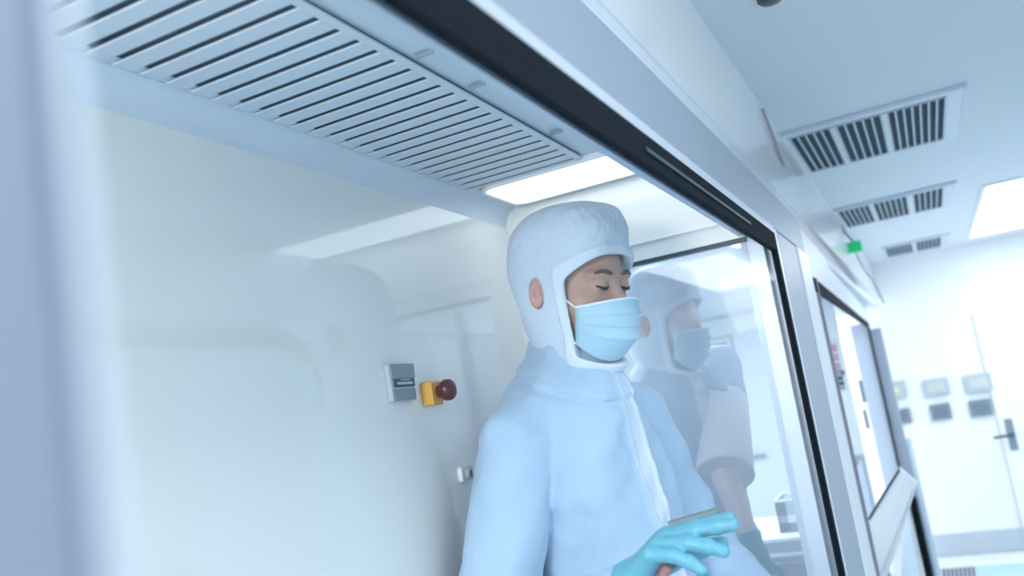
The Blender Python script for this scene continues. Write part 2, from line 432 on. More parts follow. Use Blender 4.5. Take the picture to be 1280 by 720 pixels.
for k, (x, y, hh, lab) in enumerate(((-.358, 2.78, .17, 'tall clear glass cylinder on the workbench, nearest the window jamb'), (-.405, 2.775, .13, 'shorter clear glass cylinder on the workbench in front of the clear box'))):
    bk = tag(empty('glass_cylinder', (x, y, H - 1.38 + ht)), lab, 'glass cylinder', 'glass cylinders on the workbench')
    MB().lathe([(.018, 0), (.018, .004), (.014, .006), (.014, hh), (.016, hh + .003), (.012, hh + .003), (.012, .01)], (0, 0, 0)).build('cylinder_body', M['acrylic'], bk, smooth=True)

# ------------------------------------------------------------------ devices on cabin wall
dv = tag(empty('control_display', (XW, 1.275, H + .095)), 'grey square control display on the glossy back wall left of the yellow emergency stop', 'control panel')
MB().box(0, .010, -.038, .036, -.031, .031, .002).build('case', M['lgrey'], dv)
MB().box(.010, .014, -.038, .036, .006, .031, .0015).build('upper_cover', M['grey'], dv)
MB().box(.010, .0125, -.030, .034, -.008, .008, .001).build('display', M['dark'], dv)
MB().box(.0125, .013, -.022, .026, -.004, .000).box(.0125, .013, -.010, .020, .003, .0045).build('display_readout', M['lgrey'], dv)
MB().box(.010, .012, -.034, .034, -.030, -.011, .001).build('lower_cover', M['grey'], dv)
es = tag(empty('emergency_stop', (XW, 1.362, H + .072)), 'yellow emergency stop box with dark red mushroom button on the back wall', 'emergency stop')
MB().box(0, .022, -.020, .020, -.021, .021, .003).build('box', M['yellow'], es)
MB().lathe([(.010, 0), (.010, .008), (.0165, .010), (.0185, .014), (.0185, .024), (.015, .029), (.008, .031)], (.022, .004, .002), (1, 0, 0)).build('button', M['red'], es, smooth=True)
sk = tag(empty('key_switch', (XW, 1.452, H - .077)), 'small white round key switch on the back wall beside the worker\'s sleeve', 'switch')
MB().prism(rrect(-.022, .018, -.014, .014, .007), 0, 0, .009).build('plate', M['white'], sk)
MB().lathe([(.009, 0), (.009, .004), (.007, .006)], (.009, .0, .0), (1, 0, 0)).build('dial', M['lgrey'], sk, smooth=True)
MB().box(.0151, .017, -.001, .001, -.006, .006).build('pointer', M['dark'], sk)

# ------------------------------------------------------------------ ceiling vents in corridor
def vent(name, x0, x1, y0, y1, groups, label):
    t = empty(name, ((x0 + x1) / 2, (y0 + y1) / 2, H + .8)); tag(t, label, 'air vent', 'louvred air vents in the corridor ceiling')
    w = (x1 - x0) / 2; d = (y1 - y0) / 2
    m = .03
    MB().box(-w - .015, w + .06, -d - .07, -d - .045, -.014, 0, .002).box(-w, w + .05, -d - .045, -d, -.006, 0).box(-w, w + .05, d, d + .04, -.006, 0).box(-w - .02, -w, -d - .045, d + .04, -.006, 0).box(w, w + .05, -d, d, -.006, 0).build('vent_frame', M['alu_l'], t)
    MB().box(-w, w, -d, d, -.001, .0).build('vent_backing', M['slot'], t)
    for (g0, g1) in groups:
        n = max(3, int(round((g1 - g0) * 2 * w / .026)))
        mb = MB(); a = -w + g0 * 2 * w; b = -w + g1 * 2 * w; p = (b - a) / n
        for i in range(n + 1):
            x = a + i * p
            mb.box(x - .0035, x + .0035, -d, d, -.008, -.001)
        mb.box(a, b, -d - .0, -d + .006, -.009, -.001); mb.box(a, b, d - .006, d, -.009, -.001)
        mb.build('louvre_blades', M['lgrey'], t)
    for i in range(len(groups) - 1):
        a = -w + groups[i][1] * 2 * w; b = -w + groups[i + 1][0] * 2 * w
        MB().box(a + .0036, b - .0036, -d, d, -.010, -.001).build('divider', M['alu_l'], t)
    return t
vent('ceiling_vent', -.285, .205, 3.10, 3.72, ((0, .27), (.31, .60), (.64, 1)), 'largest dark louvred vent, nearest in the corridor ceiling')
vent('ceiling_vent', -.285, .215, 4.82, 5.46, ((0, .30), (.34, .66), (.72, 1)), 'middle louvred vent in the corridor ceiling above the green lamp')
vent('ceiling_vent', -.15, .22, 6.86, 7.5, ((0, .48), (.56, 1)), 'smallest and farthest louvred vent in the corridor ceiling near the end wall')
o = MB().lathe([(.028, 0), (.028, .010), (.022, .016), (.010, .018)], (0, 0, 0), (0, 0, -1)).build('ceiling_sensor', M['dark'], smooth=True)
o.location = (-.152, 1.90, H + .8); tag(o, 'small dark sensor on the corridor ceiling at the top picture edge', 'sensor')
# corridor lights
for k, (x0, x1, y0, y1, lab) in enumerate(((.42, 1.0, 5.1, 7.3, 'wide bright ceiling light at the right edge, beyond the vents'), )):
    t = empty('ceiling_light_panel', ((x0 + x1) / 2, (y0 + y1) / 2, H + .8)); tag(t, lab, 'ceiling light')
    w = (x1 - x0) / 2; dd = (y1 - y0) / 2
    MB().box(-w, w, -dd, dd, -.008, 0).build('diffuser', M['lamp2'], t)
    MB().box(-w - .02, -w, -dd, dd, -.010, 0).box(w, w + .02, -dd, dd, -.010, 0).box(-w - .02, w + .02, -dd - .02, -dd, -.010, 0).box(-w - .02, w + .02, dd, dd + .02, -.010, 0).build('light_frame', M['white'], t)

# green lamp on cable along the wall
g = P(1068, 309, 1, 5.2)
gl = tag(empty('signal_lamp', (g.x, 5.2, g.z)), 'small green signal lamp hanging on a grey cord below the corridor vents', 'lamp')
MB().box(-.045, .040, -.03, .03, -.030, .030, .006).build('lamp_body', M['green'], gl)
MB().box(-.047, -.030, -.032, .032, -.024, .034, .004).build('lamp_bracket', M['white'], gl)
a = P(1059, 279, 2, .8); top = Vector((a.x - g.x, a.y - 5.2, H + .8 - g.z))
MB().tube([(-.0, 0, .03), (-.03, 0, .09), (-.045, 0, H + .8 - g.z)], .007).build('cord', M['cable'], gl)
MB().tube([(.0, 0, -.03), (.02, 0, -.12), (.055, 0, -.20), (.085, 0, -.33)], .004).build('tail_cord', M['cable'], gl)

# cord on the white bulkhead
a = P(952, 137, 0, -.295); b = P(979, 207, 0, -.295)
mb = MB().tube([(-.292, a.y, a.z), (-.292, (a.y + b.y) / 2 - .0, (a.z + b.z) / 2 + .004), (-.292, b.y, b.z)], .0045, 8).tube([(-.292, a.y + .05, a.z - .01), (-.292, b.y + .03, b.z)], .002, 6)
o = mb.build('electric_cord', M['cable']); tag(o, 'thin pinkish grey cord down the bright wall above the window frame', 'cord')

# ------------------------------------------------------------------ far wall: boxes, door, handle
sb = [((1105, 478), (1131, 499), 'wwin', 'upper left'), ((1156, 474), (1184, 494), 'wwin', 'upper middle'), ((1208, 468), (1237, 489), 'wwin', 'upper right'),
      ((1109, 512), (1137, 530), 'grey', 'lower left'), ((1165, 505), (1187, 524), 'grey', 'lower middle'), ((1214, 500), (1237, 519), 'grey', 'lower right')]
for k, (a, b, m, lab) in enumerate(sb):
    up = 'upper' in lab; ctr = P((a[0] + b[0]) / 2, (a[1] + b[1]) / 2, 1, YF)
    s = 7.95 / F_; w = (b[0] - a[0]) / 2 * s * .93; h = (b[1] - a[1]) / 2 * s * .93
    t = tag(empty('wall_switch', (ctr.x, YF, ctr.z)), '%s square wall box, %s of the %s row on the end wall' % ('pale-faced' if up else 'dark grey', {'left': 'leftmost', 'middle': 'middle one', 'right': 'rightmost'}[lab.split()[1]], 'upper' if up else 'lower'), 'wall box', 'square wall boxes on the end wall')
    MB().box(-w, w, -.035, 0, -h, h, .005).build('box', M['lgrey' if up else 'grey'], t)
    MB().box(-w * .68, w * .68, -.041, -.035, -h * .62, h * .62, .003).build('face_plate', M['wwin' if up else 'vent'], t)
    if k == 0: MB().lathe([(.03, 0), (.03, .006), (.026, .01)], (0, -.041, 0), (0, -1, 0)).build('dial', M['yellow'] if False else mat('pale_yellow_green', (.72, .75, .45), .4, noise=.03), t, smooth=True)
dr = struct(empty('door_2', (.52, YF - .0, 0)))
dz = -H
o = MB().box(-.56 + .38, .70, -.030, -.024, .02, H + .28, .0005).build('door_leaf', M['farwall'], dr)
hp = P(1264, 543, 1, YF - .03)
t = MB().box(hp.x - .52 - .028, hp.x - .52 + .028, -.04, -.03, hp.z - .12, hp.z + .12, .003).build('handle_plate', M['grey'], dr)
MB().tube([(hp.x - .52 + .01, -.04, hp.z + .0), (hp.x - .52 + .01, -.09, hp.z + .0), (hp.x - .52 - .02, -.095, hp.z), (hp.x - .52 - .125, -.095, hp.z - .004)], .011).build('lever', M['dark'], dr, smooth=True)
# floor grille
a = P(1174, 712, 2, -H); b = P(1217, 708, 2, -H)
fg = tag(empty('floor_grille', ((a.x + b.x) / 2, 7.22, 0)), 'dark slotted grille set in the cyan floor at the end wall', 'grille')
w = .115
MB().box(-w, w, -.16, .16, .0005, .003).build('grille_backing', M['slot'], fg)
mb = MB().box(-w - .01, -w, -.17, .17, .0, .008).box(w, w + .01, -.17, .17, .0, .008).box(-w, w, -.17, -.16, 0, .008).box(-w, w, .16, .17, 0, .008)
mb.build('grille_frame', M['lgrey'], fg)
mb = MB()
for i in range(8):
    x = -w + .02 + i * (2 * w - .04) / 7; mb.box(x - .006, x + .006, -.16, .16, .003, .008)
mb.build('grille_bars', M['lgrey'], fg)

# white slanted flap on second unit
YFp = 3.30
fp = [P(px, py, 1, YFp) for px, py in ((1087, 650), (1125, 588), (1146, 606), (1127, 671), (1104, 735), (1100, 735))]
fl = tag(empty('folding_flap', (fp[0].x, YFp, fp[0].z)), 'white slanted flap with dark edge standing out from the second window frame', 'flap')
MB().prism([(p.x - fp[0].x, p.z - fp[0].z) for p in fp], 1, 0, .10).build('flap_panel', M['white'], fl)
p0, p1 = fp[0] - fp[0], fp[1] - fp[0]
dirv = (p1 - p0).normalized(); nrm = Vector((-dirv.z, 0, dirv.x))
q = [p0, p1, p1 + nrm * .006, p0 + nrm * .006]
MB().prism([(p.x, p.z) for p in q], 1, -.003, .102).build('flap_edge_strip', M['dark'], fl)
mm = (fp[2] - fp[0]) * 0
MB().tube([(fp[2].x - fp[0].x - .012, -.002, fp[2].z - fp[0].z - .012), (fp[4].x - fp[0].x + .004, -.002, fp[4].z - fp[0].z + .05)], .0012, 6).build('flap_crease', M['lgrey'], fl)

# ------------------------------------------------------------------ people
f32 = np.float32
def V3(*a): return np.array(a, dtype=f32)
def sph(p, c, r): return np.sqrt(((p - V3(*c)) ** 2).sum(-1)) - r
def ell(p, c, r):
    q = (p - V3(*c)) / V3(*r); k0 = np.sqrt((q ** 2).sum(-1)); q2 = q / V3(*r)
    k1 = np.sqrt((q2 ** 2).sum(-1)) + 1e-9
    return k0 * (k0 - 1) / k1
def cap(p, a, b, ra, rb):
    a = V3(*a); b = V3(*b); ba = b - a; L = (ba ** 2).sum()
    t = np.clip(((p - a) @ ba) / L, 0, 1)
    return np.sqrt(((p - a - t[..., None] * ba) ** 2).sum(-1)) - (ra + (rb - ra) * t)
def smin(a, b, k):
    h = np.clip(.5 + .5 * (b - a) / k, 0, 1); return b + (a - b) * h - k * h * (1 - h)
def smax(a, b, k): return -smin(-a, -b, k)
def chain(p, pts, rs, k=.02):
    d = None
    for i in range(len(pts) - 1):
        c = cap(p, pts[i], pts[i + 1], rs[i], rs[i + 1]); d = c if d is None else smin(d, c, k)
    return d
def surface_nets(fn, lo, hi, h, blk=12):
    lo = np.array(lo, float); n = (np.ceil((np.array(hi) - lo) / h / blk).astype(int)) * blk + 1
    D = np.full(tuple(n), 1.0, f32)
    nb = (n - 1) // blk
    cx = [lo[i] + (np.arange(nb[i]) + .5) * blk * h for i in range(3)]
    G = np.stack(np.meshgrid(*cx, indexing='ij'), -1).astype(f32)
    dc = fn(G.reshape(-1, 3)).reshape(G.shape[:3])
    rad = blk * h * .87 + .035
    for i, j, k in np.argwhere(dc <= -rad): D[i*blk:i*blk+blk+1, j*blk:j*blk+blk+1, k*blk:k*blk+blk+1] = -1
    act = np.argwhere(np.abs(dc) < rad)
    ax = np.arange(blk + 1) * h
    L = np.stack(np.meshgrid(ax, ax, ax, indexing='ij'), -1).astype(f32).reshape(-1, 3)
    CH = 120
    for s in range(0, len(act), CH):
        A = act[s:s + CH]
        base = (lo + A * blk * h).astype(f32)
        pts = (base[:, None, :] + L[None]).reshape(-1, 3)
        v = fn(pts).reshape(len(A), blk + 1, blk + 1, blk + 1)
        for q, (i, j, k) in enumerate(A): D[i*blk:i*blk+blk+1, j*blk:j*blk+blk+1, k*blk:k*blk+blk+1] = v[q]
    S = D < 0
    c = [S[a:n[0]-1+a, b:n[1]-1+b, d:n[2]-1+d] for a in (0, 1) for b in (0, 1) for d in (0, 1)]
    tot = sum(x.astype(np.int8) for x in c); cells = np.argwhere((tot > 0) & (tot < 8))
    idx = -np.ones(tuple(n - 1), np.int64); idx[tuple(cells.T)] = np.arange(len(cells))
    acc = np.zeros((len(cells), 3)); cnt = np.zeros(len(cells))
    offs = [(a, b, d) for a in (0, 1) for b in (0, 1) for d in (0, 1)]
    for o in offs:
        for axis in range(3):
            if o[axis]: continue
            o2 = list(o); o2[axis] = 1
            d0 = D[cells[:, 0]+o[0], cells[:, 1]+o[1], cells[:, 2]+o[2]]; d1 = D[cells[:, 0]+o2[0], cells[:, 1]+o2[1], cells[:, 2]+o2[2]]
            m = (d0 < 0) != (d1 < 0); t = np.where(m, d0 / np.where(m, d0 - d1, 1), 0)
            pp = np.tile(np.array(o, float), (len(cells), 1)); pp[:, axis] = t
            acc[m] += pp[m]; cnt[m] += 1
    vs = lo + (cells + acc / cnt[:, None]) * h
    quads = []
    for axis in range(3):
        a1, a2 = (axis + 1) % 3, (axis + 2) % 3
        sl0 = [slice(0, None)] * 3; sl1 = [slice(0, None)] * 3; sl0[axis] = slice(0, -1); sl1[axis] = slice(1, None)
        s0 = S[tuple(sl0)]; s1 = S[tuple(sl1)]
        e = np.argwhere(s0 != s1)
        ok = (e[:, a1] > 0) & (e[:, a2] > 0) & (e[:, a1] < n[a1] - 1) & (e[:, a2] < n[a2] - 1); e = e[ok]
        fl = s0[tuple(e.T)]
        def g(da, db):
            q = e.copy(); q[:, a1] += da; q[:, a2] += db; return idx[tuple(q.T)]
        q = np.stack([g(-1, -1), g(0, -1), g(0, 0), g(-1, 0)], 1)
        q[~fl] = q[~fl][:, ::-1]; quads.append(q)
    q = np.concatenate(quads); q = q[(q >= 0).all(1)]
    return vs, q
def sdf_obj(name, fn, lo, hi, h, m, parent, mats=None, fsel=None, relax=0):
    vs, q = surface_nets(fn, lo, hi, h)
    me = bpy.data.meshes.new(name)
    me.vertices.add(len(vs)); me.vertices.foreach_set('co', vs.astype(f32).ravel())
    me.loops.add(len(q) * 4); me.loops.foreach_set('vertex_index', q.ravel().astype(np.int32))
    me.polygons.add(len(q)); me.polygons.foreach_set('loop_start', np.arange(len(q), dtype=np.int32) * 4)
    me.polygons.foreach_set('use_smooth', np.ones(len(q), bool))
    for x in (mats or [m]): me.materials.append(x)
    if fsel is not None:
        c = vs[q].mean(1); me.polygons.foreach_set('material_index', fsel(c).astype(np.int32))
    me.update(calc_edges=True); me.validate()
    o = bpy.data.objects.new(name, me); COL.objects.link(o); o.parent = parent
    if relax:
        md = o.modifiers.new('s', 'SMOOTH'); md.factor = .5; md.iterations = relax
    return o

def wav(p, s, ph=0):
    x, y, z = p[..., 0] * s, p[..., 1] * s, p[..., 2] * s
    return (np.sin(x * 1.0 + 1.7 * np.sin(y * .8 + ph) + .9 * z) + np.sin(y * 1.3 + 1.3 * np.sin(z * .7 + 2 * ph) + .5 * x) + np.sin(z * .9 + 1.5 * np.sin(x * .6 + ph))) / 3

def hand_geom(wrist, d, palm_n, curls, size=1.0, right=True, mcp=0):
    """bones of a hand: d = pointing direction, palm_n = direction the palm faces"""
    d = Vector(d).normalized(); n = Vector(palm_n); n = (n - d * n.dot(d)).normalized(); s = d.cross(n) * (1 if right else -1)   # s points to the thumb side
    w = Vector(wrist); B = []
    spec = [(.028, .085, (.042, .026, .020)), (.009, .088, (.046, .029, .021)), (-.010, .084, (.042, .027, .020)), (-.027, .076, (.033, .021, .018))]
    for i, (so, kl, segs) in enumerate(spec):
        k = w + (s * so + d * kl) * size
        pts = [w + s * so * .55 + d * .02 * size, k]; ang = 0
        sp = (1.5 - i) * .07
        cd = (d + s * sp).normalized()
        for j, L in enumerate(segs):
            ang += curls[i] * (.8, 1.1, .8)[j] + (mcp if j == 0 else 0)
            pts.append(pts[-1] + (cd * math.cos(ang) + n * math.sin(ang)) * L * size)
        B.append(pts)
    t0 = w + (s * .018 + d * .020 + n * .008) * size
    t1 = t0 + (s * .030 + d * .028 + n * .016) * size
    t2 = t1 + (s * .012 + d * .033 + n * curls[4]* .02) * size
    t3 = t2 + (s * .002 + d * .028 + n * curls[4] * .02) * size
    return dict(w=w, d=d, n=n, s=s, fingers=B, thumb=[t0, t1, t2, t3], size=size)
def hand_sdf(p, g, infl=0):
    S = g['size']; w, d, s, n = g['w'], g['d'], g['s'], g['n']
    a = chain(p, [w + s * .016 * S, w + (s * .024 + d * .08) * S], [.017 * S + infl, .0135 * S + infl])
    b = chain(p, [w - s * .012 * S, w + (-s * .022 + d * .072) * S], [.017 * S + infl, .0125 * S + infl])
    c = chain(p, [w, w + (s * .002 + d * .08) * S], [.018 * S + infl, .0135 * S + infl])
    D = smin(smin(a, b, .014), c, .016)
    for i, f in enumerate(g['fingers']):
        r = (.0092, .0094, .0090, .0080)[i] * S + infl
        D = smin(D, chain(p, f[1:], [r * 1.08, r, r * .94, r * .84], .004), .006)
    t = g['thumb']
    D = smin(D, chain(p, t, [.017 * S + infl, .0125 * S + infl, .0105 * S + infl, .009 * S + infl], .006), .012)
    return D

def person(name, loc, rz, label, pose, style):
    root = tag(empty(name, loc, rz), label, 'person')
    P_ = pose
    hc = Vector(P_['head']); Mh = Matrix.Translation(hc) @ Euler((P_['pitch'], P_.get('roll', 0), P_['yaw']), 'XYZ').to_matrix().to_4x4()
    Mi = np.array(Mh.inverted(), dtype=f32)
    def toh(p): return p @ Mi[:3, :3].T + Mi[:3, 3]
    sh = P_['shoulder']; arms = {}
    for sd in ('r', 'l'):
        S_, E_, W_ = P_[sd]
        hg = hand_geom(W_, *P_['hand_' + sd]) if len(P_['hand_' + sd]) > 3 else hand_geom(W_, *P_['hand_' + sd], right=(sd == 'r')); arms[sd] = (Vector(S_), Vector(E_), Vector(W_), hg)
    nb = V3(0, 0, P_['neck'])
    nz = P_['neck']; hip = P_['hip']; ft = P_['feet']
    def headf(p):
        q = toh(p); ax = np.abs(q[..., 0]); qs = np.stack([ax, q[..., 1], q[..., 2]], -1)
        d = ell(q, (0, -.012, .028), (.076, .096, .088))
        d = smin(d, ell(q, (0, .030, -.045), (.056, .060, .078)), .03)
        d = smin(d, sph(q, (0, .055, -.098), .026), .03)                   # chin
        d = smin(d, ell(qs, (.040, .045, -.025), (.026, .030, .024)), .02)    # cheekbone
        d = smin(d, ell(qs, (.028, .070, .022), (.030, .018, .010)), .014)   # brow
        d = smax(d, -sph(qs, (.032, .104, .006), .0195), .012)              # socket
        d = smin(d, sph(qs, (.031, .0740, .006), .0148), .004)              # lid over eyeball
        d = smin(d, cap(q, (0, .084, .006), (0, .107, -.034), .0075, .0100), .010)
        d = smin(d, sph(qs, (.010, .100, -.040), .007), .006)
        d = smin(d, ell(q, (0, .084, -.066), (.024, .012, .006)), .006)     # lips
        d = smin(d, ell(q, (0, .080, -.075), (.020, .012, .006)), .006)
        # ear
        e = (qs - V3(.080, -.012, -.008))
        ear = np.sqrt((e[..., 0] / .55) ** 2 + 0) * 0
        eo = ell(qs, (.088, -.018, -.010), (.0105, .0155, .027)); ei = ell(qs, (.098, -.013, -.005), (.012, .0095, .016))
        d = smin(d, smax(eo, -ei, .004), .005)
        return d
    def bodyf(p):
        d = headf(p)
        d = smin(d, cap(p, (hc.x, hc.y - .035, hc.z - .10), (0, -.01, nz - .03), .052, .058), .02)
        t = ell(p, (0, .0, nz - .17), (.15, .10, .20)); t = smin(t, ell(p, (0, 0, nz - .42), (.135, .10, .18)), .06)
        t = smin(t, ell(p, (0, -.01, hip + .02), (.155, .115, .13)), .06)
        d = smin(d, t, .03)
        for sd in ('r', 'l'):
            S_, E_, W_, hg = arms[sd]
            d = smin(d, chain(p, [S_, E_, W_], [.048, .036, .024], .01), .03); d = smin(d, hand_sdf(p, hg), .008)
        for s in (1, -1):
            d = smin(d, chain(p, [(s * .085, 0, hip), (s * .09, .01, hip * .52), (s * .095, -.01, .09)], [.078, .052, .036], .02), .03)
            d = smin(d, chain(p, [(s * .095, -.02, .045), (s * .10, .13, .03)], [.036, .026], .02), .02)
        return d
    lo, hi = P_['lo'], P_['hi']
    skin_sel = None
    def bsel(c):
        q = toh(c.astype(f32)); return ((np.abs(q[:, 0]) > .074) & (np.abs(q[:, 1] + .016) < .024) & (np.abs(q[:, 2]) < .045)).astype(int)
    body = sdf_obj('body', bodyf, lo, hi, style.get('hb', .0042), None, root, mats=[M[style['skin']], M['earskin']], fsel=bsel)
    # coverall
    rs = style.get('sleeve', (.068, .070, .042))
    def cov(p):
        t = smin(ell(p, (0, .01, nz - .17), (.150, .130, .20)), ell(p, (0, .02, nz - .40), (.138, .145, .24)), .08)
        t = smin(t, ell(p, (0, 0, hip + .03), (.172, .15, .17)), .08)
        # shoulders and collar
        t = smin(t, cap(p, (-.05, -.005, nz - .050), (.05, -.005, nz - .050), .060, .060), .045)
        for s in (1, -1): t = smin(t, cap(p, (s * .05, -.005, nz - .045), (s * .155, -.005, nz - .105), .055, .062), .03)
        col = cap(p, (hc.x * .4, hc.y * .25, nz + .035), (0, 0, nz - .06), .066, .068)
        t = smin(t, col, .022)
        for s in (1, -1):
            L = chain(p, [(s * .09, 0, hip), (s * .10, .01, hip * .52), (s * .10, -.01, .10)], [.115, .09, .075], .03)
            t = smin(t, L, .04)
        t = t + .0095 * wav(p * V3(1.3, 1, .55), 22, .5) + .0065 * wav(p * V3(1.2, 1, .6) + V3(.02, 0, 0) * np.sin(p[..., 2:3] * 9), 46, 1.3) + .002 * wav(p, 110, .4)
        for sd in ('r', 'l'):
            S_, E_, W_, hg = arms[sd]
            short = style.get('short') == sd
            if short:
                E2 = S_ + (E_ - S_) * .82
                a = chain(p, [S_, S_ + (E_ - S_) * .40], [.074, .078], .02)
            else:
                ends = W_ + (E_ - W_).normalized() * .012
                a = chain(p, [S_, E_, ends], [rs[0], rs[1], rs[2] * .8], .035)
                a = a + .009 * wav(p * V3(.7, .7, 1.6), 40, 2.1) * np.clip(1 - sph(p, E_, 0) / .26, 0, 1) + .004 * wav(p, 52, .3) + .0015 * wav(p, 120, 1.1)
            gr = np.exp(-((t - a) / .010) ** 2) * np.clip((nz - .20 - p[..., 2]) / .06, 0, 1)
            t = smin(t, a, .006) + .006 * gr
            if sd == 'r' or True:
                # armpit crease
                pass
        # bottom of collar seam & cut at the top
        cuttop = p[..., 2] - (nz + .062) + (p[..., 1]) * .10
        t = smax(t, cuttop, .008)
        # collar seam
        ring = np.abs(p[..., 2] - (nz - .012) + p[..., 1] * .45) - .0015
        t = t + .007 * np.exp(-(ring / .004) ** 2) * (p[..., 2] > nz - .09)
        sg = 1 / (1 + np.exp(-np.clip((p[..., 2] - (nz - .012) + p[..., 1] * .45) / .003, -30, 30)))
        t = t - .006 * sg * (np.abs(p[..., 0]) < .10)
        # placket
        pl = np.clip(1 - (np.abs(np.abs(p[..., 0] + .012) - .020) / .005) ** 2, 0, 1) * (p[..., 1] > .04) * (p[..., 2] < nz - .02)
        t = t - .005 * pl
        # raglan seam
        for s in (1, -1):
            rg = np.abs((p[..., 0] * s - .085) - (nz - .02 - p[..., 2]) * .32) / .0035
            t = t + .0018 * np.exp(-rg ** 2) * (p[..., 1] > 0) * (p[..., 2] < nz - .02) * (p[..., 2] > nz - .25)
        return t
    def csel(c):
        return ((np.abs(c[:, 0] + .012) < .021) & (c[:, 1] > .05) & (c[:, 2] < nz - .01) & (c[:, 2] > .55) & (c[:, 1] < .24)).astype(int)
    cv_ = sdf_obj('coverall', cov, lo, (hi[0], hi[1], nz + .09), style.get('hc', .006), None, root, mats=[M['suit'], M['seam']], fsel=csel, relax=2)
    if style.get('short'):
        sd = style['short']; S_, E_, W_, hg = arms[sd]
        def slv(p):
            a = cap(p, S_ + (E_ - S_) * .36, S_ + (E_ - S_) * .97, .079, .072)
            ax = V3(*(E_ - S_).normalized()); tt = (p - V3(*S_)) @ ax; L = (E_ - S_).length
            a = smax(a, L * .36 - tt, .004); a = smax(a, tt - L * 1.02, .004)
            return a + .002 * wav(p, 45, 1)
        slo = [min(S_[i], E_[i]) - .12 for i in range(3)]; shi = [max(S_[i], E_[i]) + .12 for i in range(3)]
        so = sdf_obj('short_sleeve', slv, slo, shi, .005, M['whitecloth'], root, relax=1); so['label'] = 'white short sleeve'
        hm = S_ + (E_ - S_) * 1.015; axv = (E_ - S_).normalized(); mb = MB()
        mb.lathe([(.069, 0), (.0725, .001), (.0725, .006), (.069, .007)], hm, axv, 28)
        mb.build('sleeve_hem', M['lgrey'], so, smooth=True)
    # zip pull + zip tape
    if style.get('zip'):
        zz = nz + .01
        yy = .22
        while yy > 0 and float(cov(np.array([[-.012, yy, zz]], dtype=f32))[0]) > .0: yy -= .001
        zo = MB().box(-.004, .004, -.002, .004, -.018, .010, .001).box(-.0015, .0015, -.004, .003, .010, .045).build('zip_pull', M['dark'], root); zo.location = (-.012, yy, zz - .012)
    # hood
    def hoodf(p):
        q = toh(p); ax = np.abs(q[..., 0]); qs = np.stack([ax, q[..., 1], q[..., 2]], -1)
        e4 = ((np.abs(q[..., 0]) / .097) ** 2.6 + (np.abs(q[..., 1] + .020) / .109) ** 2.6 + (np.abs(q[..., 2] - .058 - .16 * q[..., 1]) / .098) ** 2.6) ** (1 / 2.6)
        d = (e4 - 1) * .09
        d = smin(d, ell(q, (0, -.012, -.045), (.083, .092, .10)), .03)
        d = smin(d, ell(q, (0, .022, -.118), (.066, .078, .045)), .03)
        # radial gathers at the crown
        ang = np.arctan2(q[..., 0], q[..., 1] + .014); up = np.clip((q[..., 2] - .035) / .08, 0, 1)
        d = d + .0003 * np.sin(ang * 41 + 4 * np.sin(q[..., 2] * 60 + ang * 3)) * up + .0034 * wav(q, 44, .7) + .0012 * wav(q, 120, 2.2) * (.4 + up)
        d = smin(d, cap(p, (hc.x, hc.y - .035, hc.z - .12), (0, -.005, nz + .0), .060, .066), .03)
        # shaped band around the face opening
        op = smax((((np.abs(q[..., 0]) / .088) ** 3 + (np.abs(q[..., 2] + .036) / .094) ** 3) ** (1 / 3) - 1) * .085, .036 - .10 * q[..., 2] - q[..., 1], .012)
        fr = q[..., 1] - .030 + .2 * (q[..., 2] < 0) * 0
        band = smax(d - .0035, smax(op - .016, -(q[..., 1] - .018), .004), .003)
        d = smin(d, band, .002)
        d = smax(d, -op, .004)
        inner = ell(q, (0, -.005, .02), (.081, .098, .10)); inner = smin(inner, ell(q, (0, .03, -.05), (.066, .066, .085)), .03)
        inner = smax(inner, -(q[..., 1] + .02), .01)
        d = smax(d, -inner, .003)
        # ear opening
        d = smax(d, -ell(qs, (.095, -.020, -.012), (.030, .0165, .028)), .004)
        return d
    def hsel(c):
        q = toh(c.astype(f32)); op = smax((((np.abs(q[..., 0]) / .088) ** 3 + (np.abs(q[..., 2] + .036) / .094) ** 3) ** (1 / 3) - 1) * .085, .036 - .10 * q[..., 2] - q[..., 1], .012)
        return ((op < .0155) & (q[:, 1] > .018)).astype(int)
    hb = [hc.x - .14, hc.y - .17, nz - .05]; ht_ = [hc.x + .14, hc.y + .17, hc.z + .18]
    sdf_obj('hood', hoodf, hb, ht_, style.get('hh', .0028), None, root, mats=[M['hood'], M['rim']], fsel=hsel, relax=1)
    # mask
    Rh = Mh
    def mpt(u, v):      # u -1..1 across, v 0..1 down
        a = u * math.radians(78)
        yc = .135 - .012 * v ** 2 - .050 * max(0, v - .66) ** 1.1 * 2.2 - .022 * max(0, .25 - v)
        hw = .067 - .006 * v
        ys = .052 - .004 * v
        x = hw * math.sin(a) / math.sin(math.radians(78)); y = ys + (yc - ys) * (max(0, math.cos(a)) - math.cos(math.radians(78))) ** .75
        zt = -.016 - .016 * abs(u) ** 1.6; zb = -.126 + .030 * abs(u) ** 2
        z = zt + (zb - zt) * v
        return x, y, z
    vs = []; fs = []; nu, nv = 40, 44
    for j in range(nv + 1):
        v = j / nv
        for i in range(nu + 1):
            u_ = -1 + 2 * i / nu; x, y, z = mpt(u_, v)
            pz = 0
            for c0 in (.24, .44, .64):
                dd = v - c0
                if 0 <= dd < .015: pz += -.003 * (1 - dd / .015)
                elif -.11 < dd < 0: pz += .0055 * (1 + dd / .11)
            pz *= (1 - abs(u_) ** 4)
            k = 1 + pz / .1
            vs.append((x * k, .02 + (y - .02) * k, z))
    for j in range(nv):
        for i in range(nu):
            a = j * (nu + 1) + i; fs.append((a, a + nu + 1, a + nu + 2, a + 1))
    vs = [tuple(Mh @ Vector(v)) for v in vs]
    mk = mesh_obj('face_mask', vs, fs, M['mask'], root, smooth=True)
